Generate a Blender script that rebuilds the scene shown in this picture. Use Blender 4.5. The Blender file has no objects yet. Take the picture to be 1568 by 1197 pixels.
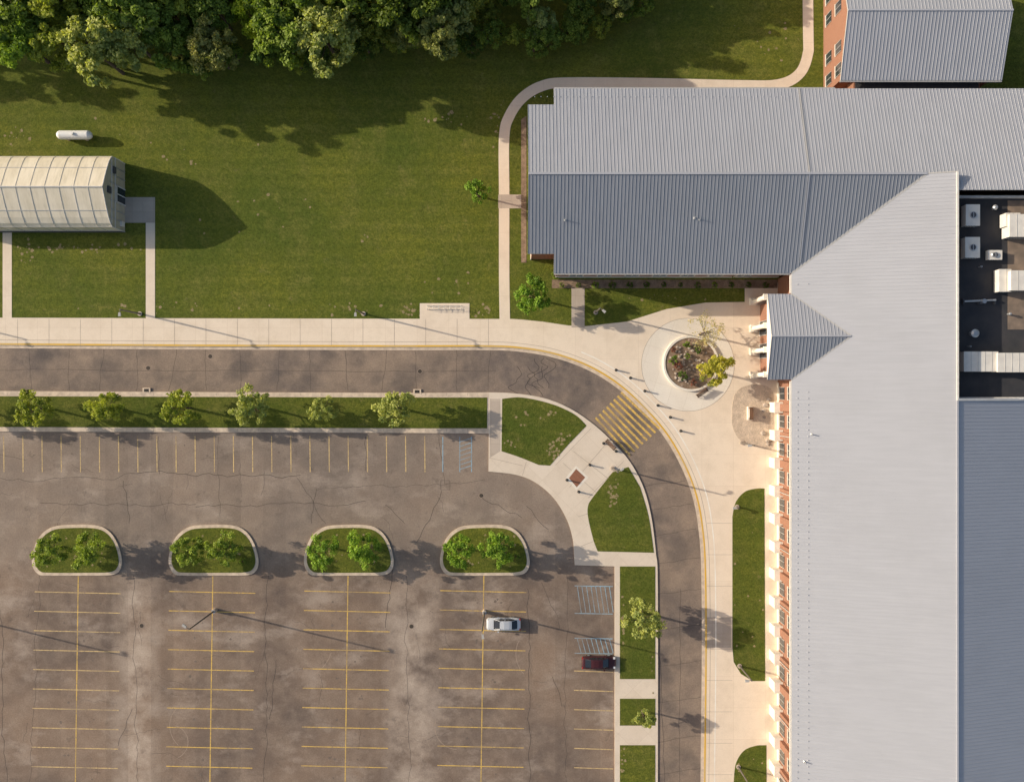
import bpy, math, random
import numpy as np
from mathutils import Vector, Matrix
random.seed(7)
S=0.093; H=114.0
def W(px,py,h=0.0):
    f=S*(1-h/H); return ((px-784)*f,(598-py)*f)
scene=bpy.context.scene
# ------------------------------------------------------------------ materials
def put(nt,sock,v):
    if isinstance(v,bpy.types.NodeSocket): nt.links.new(v,sock)
    elif isinstance(v,tuple) and len(v)==3: sock.default_value=(*v,1)
    else: sock.default_value=v
def mix(nt,fac,a,b,mode='MIX'):
    n=nt.nodes.new('ShaderNodeMix'); n.data_type='RGBA'; n.blend_type=mode
    put(nt,n.inputs[0],fac); put(nt,n.inputs[6],a); put(nt,n.inputs[7],b)
    return n.outputs[2]
def math_(nt,op,a,b=0.0,clamp=False):
    n=nt.nodes.new('ShaderNodeMath'); n.operation=op; n.use_clamp=clamp
    put(nt,n.inputs[0],a); put(nt,n.inputs[1],b); return n.outputs[0]
def pos(nt,sc=(1,1,1),rot=0):
    g=nt.nodes.new('ShaderNodeNewGeometry')
    m=nt.nodes.new('ShaderNodeMapping'); m.inputs['Scale'].default_value=sc; m.inputs['Rotation'].default_value=(0,0,rot)
    nt.links.new(g.outputs['Position'],m.inputs['Vector']); return m.outputs[0]
def noise(nt,scale,detail=3,rough=.55,co=None,dist=0):
    n=nt.nodes.new('ShaderNodeTexNoise'); n.inputs['Scale'].default_value=scale; n.inputs['Detail'].default_value=detail
    n.inputs['Roughness'].default_value=rough; n.inputs['Distortion'].default_value=dist
    nt.links.new(co if co is not None else pos(nt),n.inputs['Vector']); return n.outputs['Fac']
def ramp(nt,v,lo,hi):
    n=nt.nodes.new('ShaderNodeMapRange'); n.inputs[1].default_value=lo; n.inputs[2].default_value=hi
    nt.links.new(v,n.inputs[0]); return n.outputs[0]
def mat(name,col=(.5,.5,.5),rough=.85,metal=0.0,spec=.3):
    m=bpy.data.materials.new(name); m.use_nodes=True; nt=m.node_tree
    b=nt.nodes['Principled BSDF']; b.inputs['Base Color'].default_value=(*col,1)
    b.inputs['Roughness'].default_value=rough; b.inputs['Metallic'].default_value=metal
    b.inputs['Specular IOR Level'].default_value=spec
    return m,nt,b
def bump(nt,b,h,strength=.3,dist=.1):
    n=nt.nodes.new('ShaderNodeBump'); n.inputs['Strength'].default_value=strength; n.inputs['Distance'].default_value=dist
    nt.links.new(h,n.inputs['Height']); nt.links.new(n.outputs[0],b.inputs['Normal'])
def vary(name,c1,c2,sc=1.0,rough=.85,fine=None,metal=0,spec=.3,bs=0):
    m,nt,b=mat(name,c1,rough,metal,spec)
    c=mix(nt,ramp(nt,noise(nt,sc,5,.6),.35,.65),c1,c2)
    if fine: c=mix(nt,ramp(nt,noise(nt,fine,2,.6),.3,.7),c,mix(nt,.35,c,(0,0,0)) )
    put(nt,b.inputs['Base Color'],c)
    if bs: bump(nt,b,noise(nt,8,3),bs,.05)
    return m
def gaussx(nt,x0,w):
    g=nt.nodes.new('ShaderNodeNewGeometry'); s=nt.nodes.new('ShaderNodeSeparateXYZ'); nt.links.new(g.outputs['Position'],s.inputs[0])
    d=math_(nt,'ABSOLUTE',math_(nt,'SUBTRACT',s.outputs[0],x0))
    return math_(nt,'SUBTRACT',1.0,math_(nt,'DIVIDE',d,w),True), s
def asphalt(name,road=False):
    m,nt,b=mat(name,(.06,.05,.045),.9,0,.15)
    A=(.335,.238,.172); B=(.205,.155,.126); C=(.48,.37,.28)
    if road: A=(.33,.25,.19); B=(.19,.155,.138); C=(.52,.39,.285)
    c=mix(nt,ramp(nt,noise(nt,.05,4,.62),.38,.60),B,A)
    c=mix(nt,math_(nt,'MULTIPLY',ramp(nt,noise(nt,.35,5,.68),.42,.70),.5),c,C)
    if not road:
        g0=nt.nodes.new('ShaderNodeNewGeometry'); s0=nt.nodes.new('ShaderNodeSeparateXYZ'); nt.links.new(g0.outputs['Position'],s0.inputs[0])
        c=mix(nt,math_(nt,'MULTIPLY',ramp(nt,math_(nt,'ADD',s0.outputs[1],math_(nt,'MULTIPLY',noise(nt,.2,4),6)),-24,-19),.28),c,(.43,.37,.31))
        for x0,w in ((-14.3,4.4),(-53.5,3.6)):
            g,s=gaussx(nt,x0,w)
            below=ramp(nt,s.outputs[1],-24,-30)
            f=math_(nt,'MULTIPLY',math_(nt,'MULTIPLY',math_(nt,'POWER',g,.6),below),ramp(nt,noise(nt,.22,5,.65),.36,.60),True)
            c=mix(nt,math_(nt,'MULTIPLY',f,.85),c,(.68,.55,.44))
        f=ramp(nt,noise(nt,.12,5,.65,pos(nt,(1,1.6,1))),.53,.68)
        c=mix(nt,math_(nt,'MULTIPLY',f,.6),c,(.58,.47,.38))
        f=ramp(nt,noise(nt,.5,4,.7),.60,.76); c=mix(nt,math_(nt,'MULTIPLY',f,.5),c,(.09,.075,.068))
        w=nt.nodes.new('ShaderNodeTexWhiteNoise'); w.noise_dimensions='1D'
        q=math_(nt,'FLOOR',math_(nt,'DIVIDE',math_(nt,'ADD',s0.outputs[0],math_(nt,'MULTIPLY',noise(nt,.3,2),.5)),3.2)); nt.links.new(q,w.inputs['W'])
        c=mix(nt,math_(nt,'MULTIPLY',w.outputs[0],.20),c,(.12,.095,.08))
    else:
        f=ramp(nt,noise(nt,.16,4,.6),.5,.64); c=mix(nt,math_(nt,'MULTIPLY',f,.5),c,(.12,.104,.098))
    c=mix(nt,ramp(nt,noise(nt,5,3,.85),.3,.75),mix(nt,.32,c,(0,0,0)),c)
    put(nt,b.inputs['Base Color'],c); bump(nt,b,noise(nt,9,3,.8),.35,.02)
    return m
def grass(name,bright=1.0):
    m,nt,b=mat(name,(.08,.1,.02),.95,0,.1)
    k=bright
    A=(.27,.27,.040) if k==1 else (.26*k,.265*k,.042*k); B=(.15*k,.185*k,.030*k); C=(.37*k,.325*k,.08*k)
    c=mix(nt,ramp(nt,noise(nt,.07,4,.65),.38,.60),A,B)
    c=mix(nt,math_(nt,'MULTIPLY',ramp(nt,noise(nt,.28,5,.72),.46,.68),.6),c,C)
    wv=nt.nodes.new('ShaderNodeTexWave'); wv.bands_direction='Y'; wv.inputs['Scale'].default_value=.16; wv.inputs['Distortion'].default_value=1.6; wv.inputs['Detail'].default_value=3
    nt.links.new(pos(nt),wv.inputs['Vector'])
    c=mix(nt,math_(nt,'MULTIPLY',wv.outputs['Fac'],.25),c,(.10*k,.14*k,.022*k))
    f=ramp(nt,noise(nt,1.6,5,.8,pos(nt,(1,1.5,1))),.4,.66); c=mix(nt,math_(nt,'MULTIPLY',f,.65),c,(.078*k,.118*k,.02*k))
    f=ramp(nt,noise(nt,.55,5,.78),.62,.75); c=mix(nt,math_(nt,'MULTIPLY',f,.55),c,(.42,.32,.15))
    c=mix(nt,ramp(nt,noise(nt,4.5,3,.88),.32,.70),mix(nt,.65,c,(.02,.03,.005)),c)
    put(nt,b.inputs['Base Color'],c); bump(nt,b,noise(nt,4,4,.8),.65,.12)
    return m
def concrete(name,c1,c2,bw=1.6,rot=0,dirt=.5,mort=.8):
    m,nt,b=mat(name,c1,.9,0,.2)
    br=nt.nodes.new('ShaderNodeTexBrick'); br.offset=0; br.inputs['Scale'].default_value=1
    br.inputs['Brick Width'].default_value=bw; br.inputs['Row Height'].default_value=bw; br.inputs['Mortar Size'].default_value=.016
    br.inputs['Color1'].default_value=(*c1,1); br.inputs['Color2'].default_value=(*c2,1); br.inputs['Mortar'].default_value=(c2[0]*mort,c2[1]*mort*.97,c2[2]*mort*.93,1)
    nt.links.new(pos(nt,(1,1,1),rot),br.inputs['Vector'])
    c=br.outputs['Color']
    c=mix(nt,math_(nt,'MULTIPLY',ramp(nt,noise(nt,.35,5,.75),.45,.75),dirt),c,(c2[0]*.76,c2[1]*.73,c2[2]*.68))
    c=mix(nt,ramp(nt,noise(nt,6,3,.8),.25,.7),mix(nt,.10,c,(0,0,0)),c)
    put(nt,b.inputs['Base Color'],c); bump(nt,b,noise(nt,7,3),.12,.02)
    return m
def paint(name,c,base=(.25,.19,.145),wear=.5):
    m,nt,b=mat(name,c,.8,0,.2)
    f=ramp(nt,noise(nt,3.5,5,.75),wear-.14,wear+.08)
    f=math_(nt,'MULTIPLY',f,ramp(nt,noise(nt,.25,3),.2,.55))
    put(nt,b.inputs['Base Color'],mix(nt,f,base,c)); return m
def roofmat(name,c1,c2,axis):
    m,nt,b=mat(name,c1,.5,.0,.5)
    sc=(2.4,.05,1) if axis=='y' else (.05,2.4,1)
    c=mix(nt,ramp(nt,noise(nt,1.0,2,.5,pos(nt,sc)),.3,.7),c1,c2)
    c=mix(nt,math_(nt,'MULTIPLY',ramp(nt,noise(nt,.15,5,.65),.45,.75),.25),c,(c1[0]*.75,c1[1]*.74,c1[2]*.72))
    put(nt,b.inputs['Base Color'],c); return m
def brickmat():
    m,nt,b=mat('brick',(.42,.19,.11),.9)
    br=nt.nodes.new('ShaderNodeTexBrick'); br.inputs['Scale'].default_value=1; br.inputs['Brick Width'].default_value=.25; br.inputs['Row Height'].default_value=.09; br.inputs['Mortar Size'].default_value=.008
    br.inputs['Color1'].default_value=(.33,.14,.08,1); br.inputs['Color2'].default_value=(.25,.105,.06,1); br.inputs['Mortar'].default_value=(.36,.28,.22,1)
    g=nt.nodes.new('ShaderNodeNewGeometry'); s=nt.nodes.new('ShaderNodeSeparateXYZ'); nt.links.new(g.outputs['Position'],s.inputs[0])
    k=nt.nodes.new('ShaderNodeCombineXYZ'); nt.links.new(math_(nt,'ADD',s.outputs[0],s.outputs[1]),k.inputs[0]); nt.links.new(s.outputs[2],k.inputs[1])
    nt.links.new(k.outputs[0],br.inputs['Vector'])
    put(nt,b.inputs['Base Color'],mix(nt,math_(nt,'MULTIPLY',noise(nt,.6,4),.3),br.outputs['Color'],(.2,.08,.05))); return m
def leafmat():
    m=bpy.data.materials.new('leaves'); m.use_nodes=True; nt=m.node_tree; nt.nodes.clear()
    o=nt.nodes.new('ShaderNodeOutputMaterial'); d=nt.nodes.new('ShaderNodeBsdfPrincipled'); t=nt.nodes.new('ShaderNodeBsdfTranslucent'); mx=nt.nodes.new('ShaderNodeMixShader')
    a=nt.nodes.new('ShaderNodeAttribute'); a.attribute_name='tint'; oi=nt.nodes.new('ShaderNodeObjectInfo')
    dark=mix(nt,1.0,oi.outputs['Color'],(.40,.50,.45),'MULTIPLY'); lite=mix(nt,1.0,oi.outputs['Color'],(1.4,1.28,1.1),'MULTIPLY')
    c=mix(nt,a.outputs['Fac'],dark,lite)
    nt.links.new(c,d.inputs['Base Color']); d.inputs['Roughness'].default_value=.6; d.inputs['Specular IOR Level'].default_value=.25
    nt.links.new(mix(nt,1.0,c,(1.25,1.3,.5),'MULTIPLY'),t.inputs['Color']); mx.inputs[0].default_value=.38
    nt.links.new(d.outputs[0],mx.inputs[1]); nt.links.new(t.outputs[0],mx.inputs[2]); nt.links.new(mx.outputs[0],o.inputs[0]); return m
M={}
M['lot']=asphalt('asphalt_lot'); M['road']=asphalt('asphalt_road',True)
M['grass']=grass('grass'); M['grass2']=grass('grass_island',.9)
M['conc']=concrete('sidewalk_concrete',(.90,.755,.59),(.86,.715,.555),4.5,0,.45,.86)
M['conc2']=concrete('plaza_concrete',(.80,.68,.545),(.76,.64,.51),3.0,.78,.4,.86)
M['ring']=concrete('ring_concrete',(.88,.80,.68),(.84,.755,.64),2.4,.3,.3,.86)
M['concgrey']=concrete('old_concrete',(.60,.50,.40),(.54,.445,.36),1.5)
M['kerb']=vary('kerb_concrete',(.76,.61,.46),(.54,.43,.33),1.2)
M['joint']=mat('joint',(.36,.28,.21))[0]
M['yellow']=paint('yellow_paint',(.80,.52,.12),wear=.45); M['kyel']=paint('kerb_yellow_paint',(.74,.44,.06),(.6,.44,.22),.36)
M['pyel']=paint('stall_paint',(.76,.54,.24),wear=.46); M['white']=paint('white_paint',(.92,.86,.76),(.8,.68,.54),.38)
M['blue']=paint('blue_paint',(.30,.46,.56),wear=.43)
M['crack']=mat('crack',(.065,.052,.045),.8)[0]; M['iron']=vary('cast_iron',(.09,.07,.055),(.05,.042,.036),4)
M['tmark']=vary('tyre_scuff',(.40,.30,.225),(.31,.235,.18),2)
M['stain']=vary('oil_stain',(.14,.11,.09),(.22,.17,.135),4)
M['bare']=vary('bare_soil',(.42,.32,.17),(.28,.23,.10),3,fine=8)
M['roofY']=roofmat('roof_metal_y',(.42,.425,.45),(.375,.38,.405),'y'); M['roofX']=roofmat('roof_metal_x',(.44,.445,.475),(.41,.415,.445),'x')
M['roofShade']=roofmat('roof_metal_south_shade',(.285,.30,.33),(.245,.26,.29),'y'); M['seamShade']=mat('roof_seam_south_shade',(.34,.355,.39),.5)[0]  # same roof metal and seams, with south-slope shade put into a darker colour
M['seam']=mat('roof_seam',(.45,.455,.48),.5)[0]; M['trim']=vary('white_trim',(.74,.70,.64),(.64,.6,.54),1.5)
M['gut']=mat('gutter',(.5,.48,.45),.5,.2)[0]; M['brick']=brickmat(); M['stone']=vary('limestone',(.86,.79,.68),(.76,.69,.59),1)
M['glass']=mat('window_glass',(.03,.04,.05),.08,0,.8)[0]
M['memb']=vary('roof_membrane',(.04,.041,.045),(.065,.06,.06),.4); M['membB']=vary('roof_ballast',(.30,.22,.16),(.19,.145,.11),.6)
M['hvac']=vary('hvac_metal',(.80,.75,.66),(.68,.63,.56),.8,.5); M['hvacd']=mat('hvac_dark',(.08,.08,.085),.6)[0]; M['galv']=mat('galvanised',(.5,.5,.5),.4,.6)[0]
M['bark']=vary('bark',(.14,.10,.07),(.08,.06,.045),5); M['leaf']=leafmat()
M['mulch']=vary('mulch',(.40,.28,.19),(.24,.165,.11),1.5,fine=9); M['gravel']=vary('gravel',(.82,.66,.50),(.62,.49,.37),1.2,fine=7,bs=.4)
M['rock']=vary('rock',(.55,.46,.38),(.33,.27,.22),2)
M['pole']=mat('pole_metal',(.16,.14,.12),.5,.3)[0]; M['head']=mat('lamp_head',(.45,.43,.40),.4)[0]
M['black']=mat('black_metal',(.03,.03,.03),.5)[0]; M['tyre']=mat('tyre',(.02,.02,.02),.9)[0]
M['silver']=mat('silver_paint',(.66,.67,.68),.3,.35,.5)[0]; M['maroon']=mat('maroon_paint',(.07,.020,.022),.25,.2,.6)[0]
M['cglass']=mat('car_glass',(.012,.014,.018),.06,0,.9)[0]; M['red']=mat('tail_light',(.4,.01,.01),.3)[0]; M['lens']=mat('lamp_lens',(.7,.7,.68),.15)[0]
M['tank']=mat('tank_white',(.86,.84,.8),.4)[0]
M['wood']=vary('wood',(.22,.12,.07),(.14,.08,.05),3)
def poly_mat(name,c1,c2):
    m,nt,b=mat(name,c1,.35,0,.5)
    c=mix(nt,ramp(nt,noise(nt,.5,5,.65,pos(nt,(1.6,.5,1))),.35,.7),c1,c2)
    c=mix(nt,math_(nt,'MULTIPLY',ramp(nt,noise(nt,.9,5,.7,pos(nt,(3,.3,1))),.5,.75),.35),c,(.40,.34,.22))
    put(nt,b.inputs['Base Color'],c); return m
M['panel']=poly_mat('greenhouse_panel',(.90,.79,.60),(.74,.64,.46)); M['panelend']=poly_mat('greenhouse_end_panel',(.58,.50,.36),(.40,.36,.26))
# ------------------------------------------------------------------ mesh builder
class MB:
    def __init__(s): s.v=[];s.f=[];s.m=[];s.mats=[]
    def mi(s,k):
        if k not in s.mats: s.mats.append(k)
        return s.mats.index(k)
    def add(s,vs,fs,k):
        o=len(s.v); s.v+= [tuple(v) for v in vs]; i=s.mi(k)
        for f in fs: s.f.append(tuple(a+o for a in f)); s.m.append(i)
    def box(s,x0,x1,y0,y1,z0,z1,k):
        vs=[(x0,y0,z0),(x1,y0,z0),(x1,y1,z0),(x0,y1,z0),(x0,y0,z1),(x1,y0,z1),(x1,y1,z1),(x0,y1,z1)]
        s.add(vs,[(0,3,2,1),(4,5,6,7),(0,1,5,4),(1,2,6,5),(2,3,7,6),(3,0,4,7)],k)
    def cyl(s,p0,p1,r0,r1,k,n=10,cap=True):
        p0=Vector(p0);p1=Vector(p1);d=(p1-p0).normalized(); a=d.orthogonal().normalized(); b=d.cross(a)
        vs=[];
        for p,r in ((p0,r0),(p1,r1)):
            for i in range(n):
                t=2*math.pi*i/n; vs.append(p+a*math.cos(t)*r+b*math.sin(t)*r)
        fs=[(i,(i+1)%n,n+(i+1)%n,n+i) for i in range(n)]
        if cap: fs+= [tuple(range(n-1,-1,-1)),tuple(range(n,2*n))]
        s.add(vs,fs,k)
    def slab(s,pts,z0,z1,k,side=None):
        n=len(pts)
        A=sum(pts[i][0]*pts[(i+1)%n][1]-pts[(i+1)%n][0]*pts[i][1] for i in range(n))
        if A<0: pts=pts[::-1]
        zt=z1 if callable(z1) else (lambda x,y:z1); zb=z0 if callable(z0) else (lambda x,y:z0)
        s.add([(x,y,zt(x,y)) for x,y in pts],[tuple(range(n))],k)
        vs=[(x,y,zb(x,y)) for x,y in pts]+[(x,y,zt(x,y)) for x,y in pts]
        s.add(vs,[(i,(i+1)%n,n+(i+1)%n,n+i) for i in range(n)]+[tuple(range(n-1,-1,-1))],side or k)
    def sheet(s,pts,z,k):
        n=len(pts); A=sum(pts[i][0]*pts[(i+1)%n][1]-pts[(i+1)%n][0]*pts[i][1] for i in range(n))
        if A<0: pts=pts[::-1]
        s.add([(x,y,z) for x,y in pts],[tuple(range(n))],k)
    def blob(s,x,y,r,z,k,rg,n=9):
        s.sheet([(x+r*rg.uniform(.55,1.1)*math.cos(6.283*i/n),y+r*rg.uniform(.55,1.1)*math.sin(6.283*i/n)) for i in range(n)],z,k)
    def ribbon(s,pts,w,z,k,z0=None,off=0.0):
        n=len(pts); L=[];R=[]
        for i in range(n):
            a=Vector(pts[max(i-1,0)]);b=Vector(pts[min(i+1,n-1)]); d=(b-a)
            if d.length<1e-6: d=Vector((1,0))
            d.normalize(); nn=Vector((-d.y,d.x)); p=Vector(pts[i])+nn*off
            L.append(p+nn*w/2);R.append(p-nn*w/2)
        vs=[(p.x,p.y,z) for p in L]+[(p.x,p.y,z) for p in R]
        s.add(vs,[(n+i,n+i+1,i+1,i) for i in range(n-1)],k)
        if z0 is not None:
            for side,fl in ((L,0),(R,1)):
                vs=[(p.x,p.y,z0) for p in side]+[(p.x,p.y,z) for p in side]
                s.add(vs,[((i,i+1,n+i+1,n+i) if fl else (i+1,i,n+i,n+i+1)) for i in range(n-1)],k)
            for i in (0,n-1):
                s.add([(L[i].x,L[i].y,z0),(R[i].x,R[i].y,z0),(R[i].x,R[i].y,z),(L[i].x,L[i].y,z)],[(0,1,2,3)],k)
    def obj(s,name,parent=None,smooth=False):
        me=bpy.data.meshes.new(name); me.from_pydata(s.v,[],s.f)
        for k in s.mats: me.materials.append(M[k])
        me.polygons.foreach_set('material_index',s.m)
        if smooth: me.polygons.foreach_set('use_smooth',[True]*len(s.f))
        me.update(); o=bpy.data.objects.new(name,me); scene.collection.objects.link(o)
        if parent: o.parent=parent
        return o
def empty(name,loc=(0,0,0)):
    o=bpy.data.objects.new(name,None); o.location=loc; scene.collection.objects.link(o); return o
def PX(l,h=0): return [W(x,y,h) for x,y in l]
def cr(pts,n=6,closed=False):
    out=[]; N_=len(pts); g=(lambda i:pts[i%N_]) if closed else (lambda i:pts[min(max(i,0),N_-1)])
    for i in range(N_ if closed else N_-1):
        p0,p1,p2,p3=g(i-1),g(i),g(i+1),g(i+2)
        for j in range(n):
            t=j/n
            out.append(tuple(.5*(2*p1[k]+(p2[k]-p0[k])*t+(2*p0[k]-5*p1[k]+4*p2[k]-p3[k])*t*t+(3*p1[k]-p0[k]-3*p2[k]+p3[k])*t**3) for k in (0,1)))
    if not closed: out.append(pts[-1])
    return out
# ------------------------------------------------------------------ ground
b=MB(); b.sheet([(-1500,-1500),(1500,-1500),(1500,1500),(-1500,1500)],0,'grass'); b.obj('ground')
O=cr([(-700,523),(-300,526),(0,528),(300,530),(600,531),(745,531),(800,534),(850,543),(900,561),(945,588),(985,624),(1020,665),(1047,712),(1065,760),(1074,810),(1078,870),(1079,1000),(1077,1197),(1075,1500),(1075,1900)])
I=cr([(-700,596),(0,598),(400,600),(640,601),(749,600),(800,603),(840,611),(875,626),(910,650),(940,678),(965,707),(985,745),(997,790),(1004,845),(1007,900),(1007,1197),(1005,1500),(1005,1900)])
lot=MB(); lot.sheet(PX([(-700,640),(900,640),(1000,760),(1006,1900),(-700,1900)]),.012,'lot'); lot_o=lot.obj('parking_lot')
rd=MB(); rd.sheet(PX(O)+PX(I)[::-1],.018,'road'); rd_o=rd.obj('road')
b=MB(); b.slab(PX(O)+PX([(2600,1900),(2600,-900),(-700,-900)]),.001,.13,'grass','kerb'); lawn_o=b.obj('lawn')
rb=random.Random(44); b=MB()
for (x0,y0,sx,sy,n) in ((628,474,16,8,14),(742,470,12,12,14),(700,430,40,20,10),(110,380,85,5,34),(40,385,20,20,12),(680,180,60,10,14),(760,190,8,30,12),(20,210,25,12,16),(430,320,120,60,16),(560,470,80,10,12),(300,470,140,10,16),(800,520,4,2,1),(1010,456,60,4,10),(250,245,60,30,10),(1180,60,30,40,12)):
    for i in range(n):
        x=rb.gauss(x0,sx*.6);y=rb.gauss(y0,sy*.6)
        if y>484: continue
        b.blob(*W(x,y),rb.uniform(.06,.3),.1335+rb.random()*.003,'bare',rb,8)
b.obj('bare_patches',lawn_o)
# sidewalk / plaza
b=MB()
b.slab(PX(O)+PX([(1205,1900),(1205,432),(1140,432),(1140,462),(1080,463),(1020,473),(960,492),(897,499),(870,498),(830,492),(800,489),(785,488),(300,487),(0,486),(-700,482)]),.002,.15,'conc','kerb')
OW=PX(O)
b.ribbon(OW,.24,.156,'kyel',off=.16)
b.ribbon(OW,.05,.154,'joint',off=.75)
b.ribbon(OW,.40,.024,'kerb',off=-.22)
b.ribbon([p for p in OW if p[0]>9],.16,.156,'white',off=1.55)
path=lambda pts,w,k='conc',z=.153:b.ribbon(PX(cr(pts)),w*S,z,k,.002)
path([(773,490),(772,420),(772,300),(772,210),(780,178),(800,150),(830,132),(870,127),(1000,128),(1130,131),(1190,130),(1222,115),(1236,85),(1237,40),(1234,-200)],16)
path([(231,489),(231,335)],14); path([(12,488),(12,345)],14)
path([(885,501),(885,438)],20,'concgrey',.1545)
b.slab(PX([(192,302),(238,302),(238,341),(192,341)]),.002,.156,'concgrey')
b.slab(PX([(763,298),(803,298),(803,319),(763,319)]),.002,.156,'concgrey')
b.slab(PX([(643,464),(719,464),(719,489),(643,489)]),.002,.156,'conc')
b.slab(PX([(1081,944),(1119,944),(1119,990),(1081,990)]),.1,.1545,'concgrey')
cx,cy=W(1053,558)
b.slab([(cx+6.6*math.cos(t),cy+6.6*math.sin(t)) for t in np.linspace(0,2*math.pi,64,endpoint=False)],.05,.158,'ring')
b.ribbon([(cx+6.6*math.cos(t),cy+6.6*math.sin(t)) for t in np.linspace(0,2*math.pi,65)],.045,.1625,'joint')
rng=random.Random(3)
for x in range(-20,760,48): b.ribbon(PX([(x,488),(x,529)]),.035,.1575,'joint')
for y in range(800,1300,48): b.ribbon(PX([(1082,y),(1121,y)]),.035,.1575,'joint')
sw=b.obj('sidewalk')
b=MB()
G1=cr([(1121,790),(1126,768),(1140,752),(1158,747),(1170,747)])+[(1171,1041),(1152,1041),(1134,1030),(1123,1012),(1121,990)]
b.slab(PX(G1),.1,.175,'grass2')
b.slab(PX(cr([(1123,1197),(1126,1168),(1138,1148),(1156,1140),(1173,1139)])+[(1174,1500),(1123,1500)]),.1,.175,'grass2')
b.slab(PX([(783,300),(783,210),(790,190),(803,178),(803,296),(797,282),(790,278),(784,270)]),.1,.15,'grass2')
b.slab(PX([(798,183),(806,178),(806,402),(798,402)]),.1,.162,'mulch')
b.slab(PX([(845,428),(1190,428),(1190,441),(845,441)]),.1,.16,'mulch')
for i in range(30): b.blob(*W(rb.uniform(1124,1169),rb.choice([rb.uniform(770,1010),rb.uniform(1160,1250)])),rb.uniform(.05,.2),.177+rb.random()*.003,'bare',rb,8)
b.obj('verge')
# median
b=MB()
b.slab(PX([(-700,596),(0,598),(400,600),(640,601),(749,600),(749,663),(600,662),(0,660),(-700,657)]),.002,.14,'kerb')
b.slab(PX([(-700,604),(0,606),(640,608),(746,608),(746,655),(640,655),(0,653),(-700,650)]),.1,.165,'grass2')
for x in range(-20,730,32): b.ribbon(PX([(x,655.5),(x,660)]),.04,.1445,'joint'); b.ribbon(PX([(x,601),(x,605)]),.04,.1445,'joint')
b.obj('median_strip')
Ii=[p for p in I if p[0]>=749]
C=Ii+[(941,1900),(941,866),(880,864)]+cr([(879,850),(877,825),(868,795),(848,762),(820,738),(790,726),(748,721)])
b=MB(); b.slab(PX(C),.002,.142,'conc2','kerb')
b.slab(PX(cr([(769,610),(800,608),(845,618),(880,634),(898,651)])+[(870,680),(842,712)]+cr([(825,711),(795,699),(768,690)])),.1,.165,'grass2')
b.slab(PX([(962,714)]+cr([(980,745),(993,790),(1001,845)])+[(915,843)]+cr([(909,828),(901,795),(900,775),(908,760),(938,722)])),.1,.165,'grass2')
b.slab(PX([(949,866),(1003,866),(1003,1038),(949,1038)]),.1,.165,'grass2')
b.slab(PX([(949,1068),(1003,1068),(1003,1109),(949,1109)]),.1,.165,'grass2')
b.slab(PX([(949,1139),(1003,1139),(1003,1700),(949,1700)]),.1,.165,'grass2')
b.slab(PX([(750,610),(766,610),(766,690),(750,700)]),.1,.150,'concgrey')
b.slab(PX([(866,731),(882,712),(901,730),(883,750)]),.1,.150,'ring')
b.slab(PX([(871,731),(882,717),(896,730),(883,745)]),.1,.156,'brick')
for (x0,y0,sx,sy,n) in ((848,690,8,10,26),(862,672,8,8,16),(938,755,7,16,34),(845,632,6,5,8),(800,640,20,15,8),(953,960,2,60,16),(998,960,2,60,14),(780,680,6,6,8),(954,1165,3,20,10)):
    for i in range(n):
        x=rb.gauss(x0,sx*.6);y=rb.gauss(y0,sy*.6)
        if x>1001 or 880>y>842 or (x+y>1552 and x<900) or (900<x<940 and y<738) or (940<x<950 and y>860): continue
        b.blob(*W(x,y),rb.uniform(.06,.26),.1675+rb.random()*.003,'bare',rb,8)
for l in ([(905,655),(850,712)],[(930,676),(872,745)],[(955,705),(900,762)],[(878,690),(935,735)],[(862,708),(915,755)],[(749,700),(800,712)],[(885,790),(902,785)],[(890,835),(908,828)],[(800,727),(806,706)]):
    b.ribbon(PX(l),.04,.1465,'joint')
b.obj('corner_sidewalk')
# ------------------------------------------------------------------ islands
isl=[(50,862),(52,842),(61,821),(78,807),(100,803),(145,803),(166,811),(180,830),(187,856),(184,872),(172,879),(140,880),(75,880),(58,877)]
for dx in (0,209,416,624):
    P=cr([(x+dx,y) for x,y in isl],4,True); c0=(118.5+dx,842)
    e=empty('parking_island',(*W(*c0),0)); inv=(-e.location[0],-e.location[1])
    b=MB(); b.slab([(x+inv[0],y+inv[1]) for x,y in PX(P)],.002,.15,'kerb')
    b.obj('kerb',e)
    P2=[(c0[0]+(x-c0[0])*(1-4.5/68),c0[1]+(y-c0[1])*(1-4.5/38)) for x,y in P]
    b=MB(); b.slab([(x+inv[0],y+inv[1]) for x,y in PX(P2)],.1,.18,'grass2')
    for i in range(22): b.blob(rb.uniform(-4.5,4.5),rb.uniform(-2.4,2.4),rb.uniform(.06,.22),.182+rb.random()*.003,'bare',rb,8)
    b.obj('grass_bed',e)
# ------------------------------------------------------------------ markings
b=MB(); zz=.018
for i in range(-14,22):
    x=35+i*29.3
    if x>665: continue
    b.ribbon(PX([(x,667),(x+.5,722)]),.13,zz,'pyel')
for k,xc in enumerate((119,325,532,740)):
    b.ribbon(PX([(xc+1,878),(xc-5,1300),(xc-10,1700)]),.14,zz,'yellow')
    for i in range(28):
        y=906+i*29.7+(k*-.6)
        b.ribbon(PX([(xc-66-i*.5,y-1),(xc+66-i*.5,y+2)]),.12,zz+.0015,'pyel' if k in (0,) else 'yellow')
for xo in (-90,-297,-504):
    for i in range(28):
        y=906+i*29.7; b.ribbon(PX([(xo-66,y),(xo+66,y+1)]),.12,zz+.0015,'pyel')
for i in range(20): b.ribbon(PX([(879,1026+i*29.6),(939,1028+i*29.6)]),.12,zz,'pyel')
for x in (678,704,722): b.ribbon(PX([(x,668),(x,722)]),.12,zz,'blue')
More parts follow.
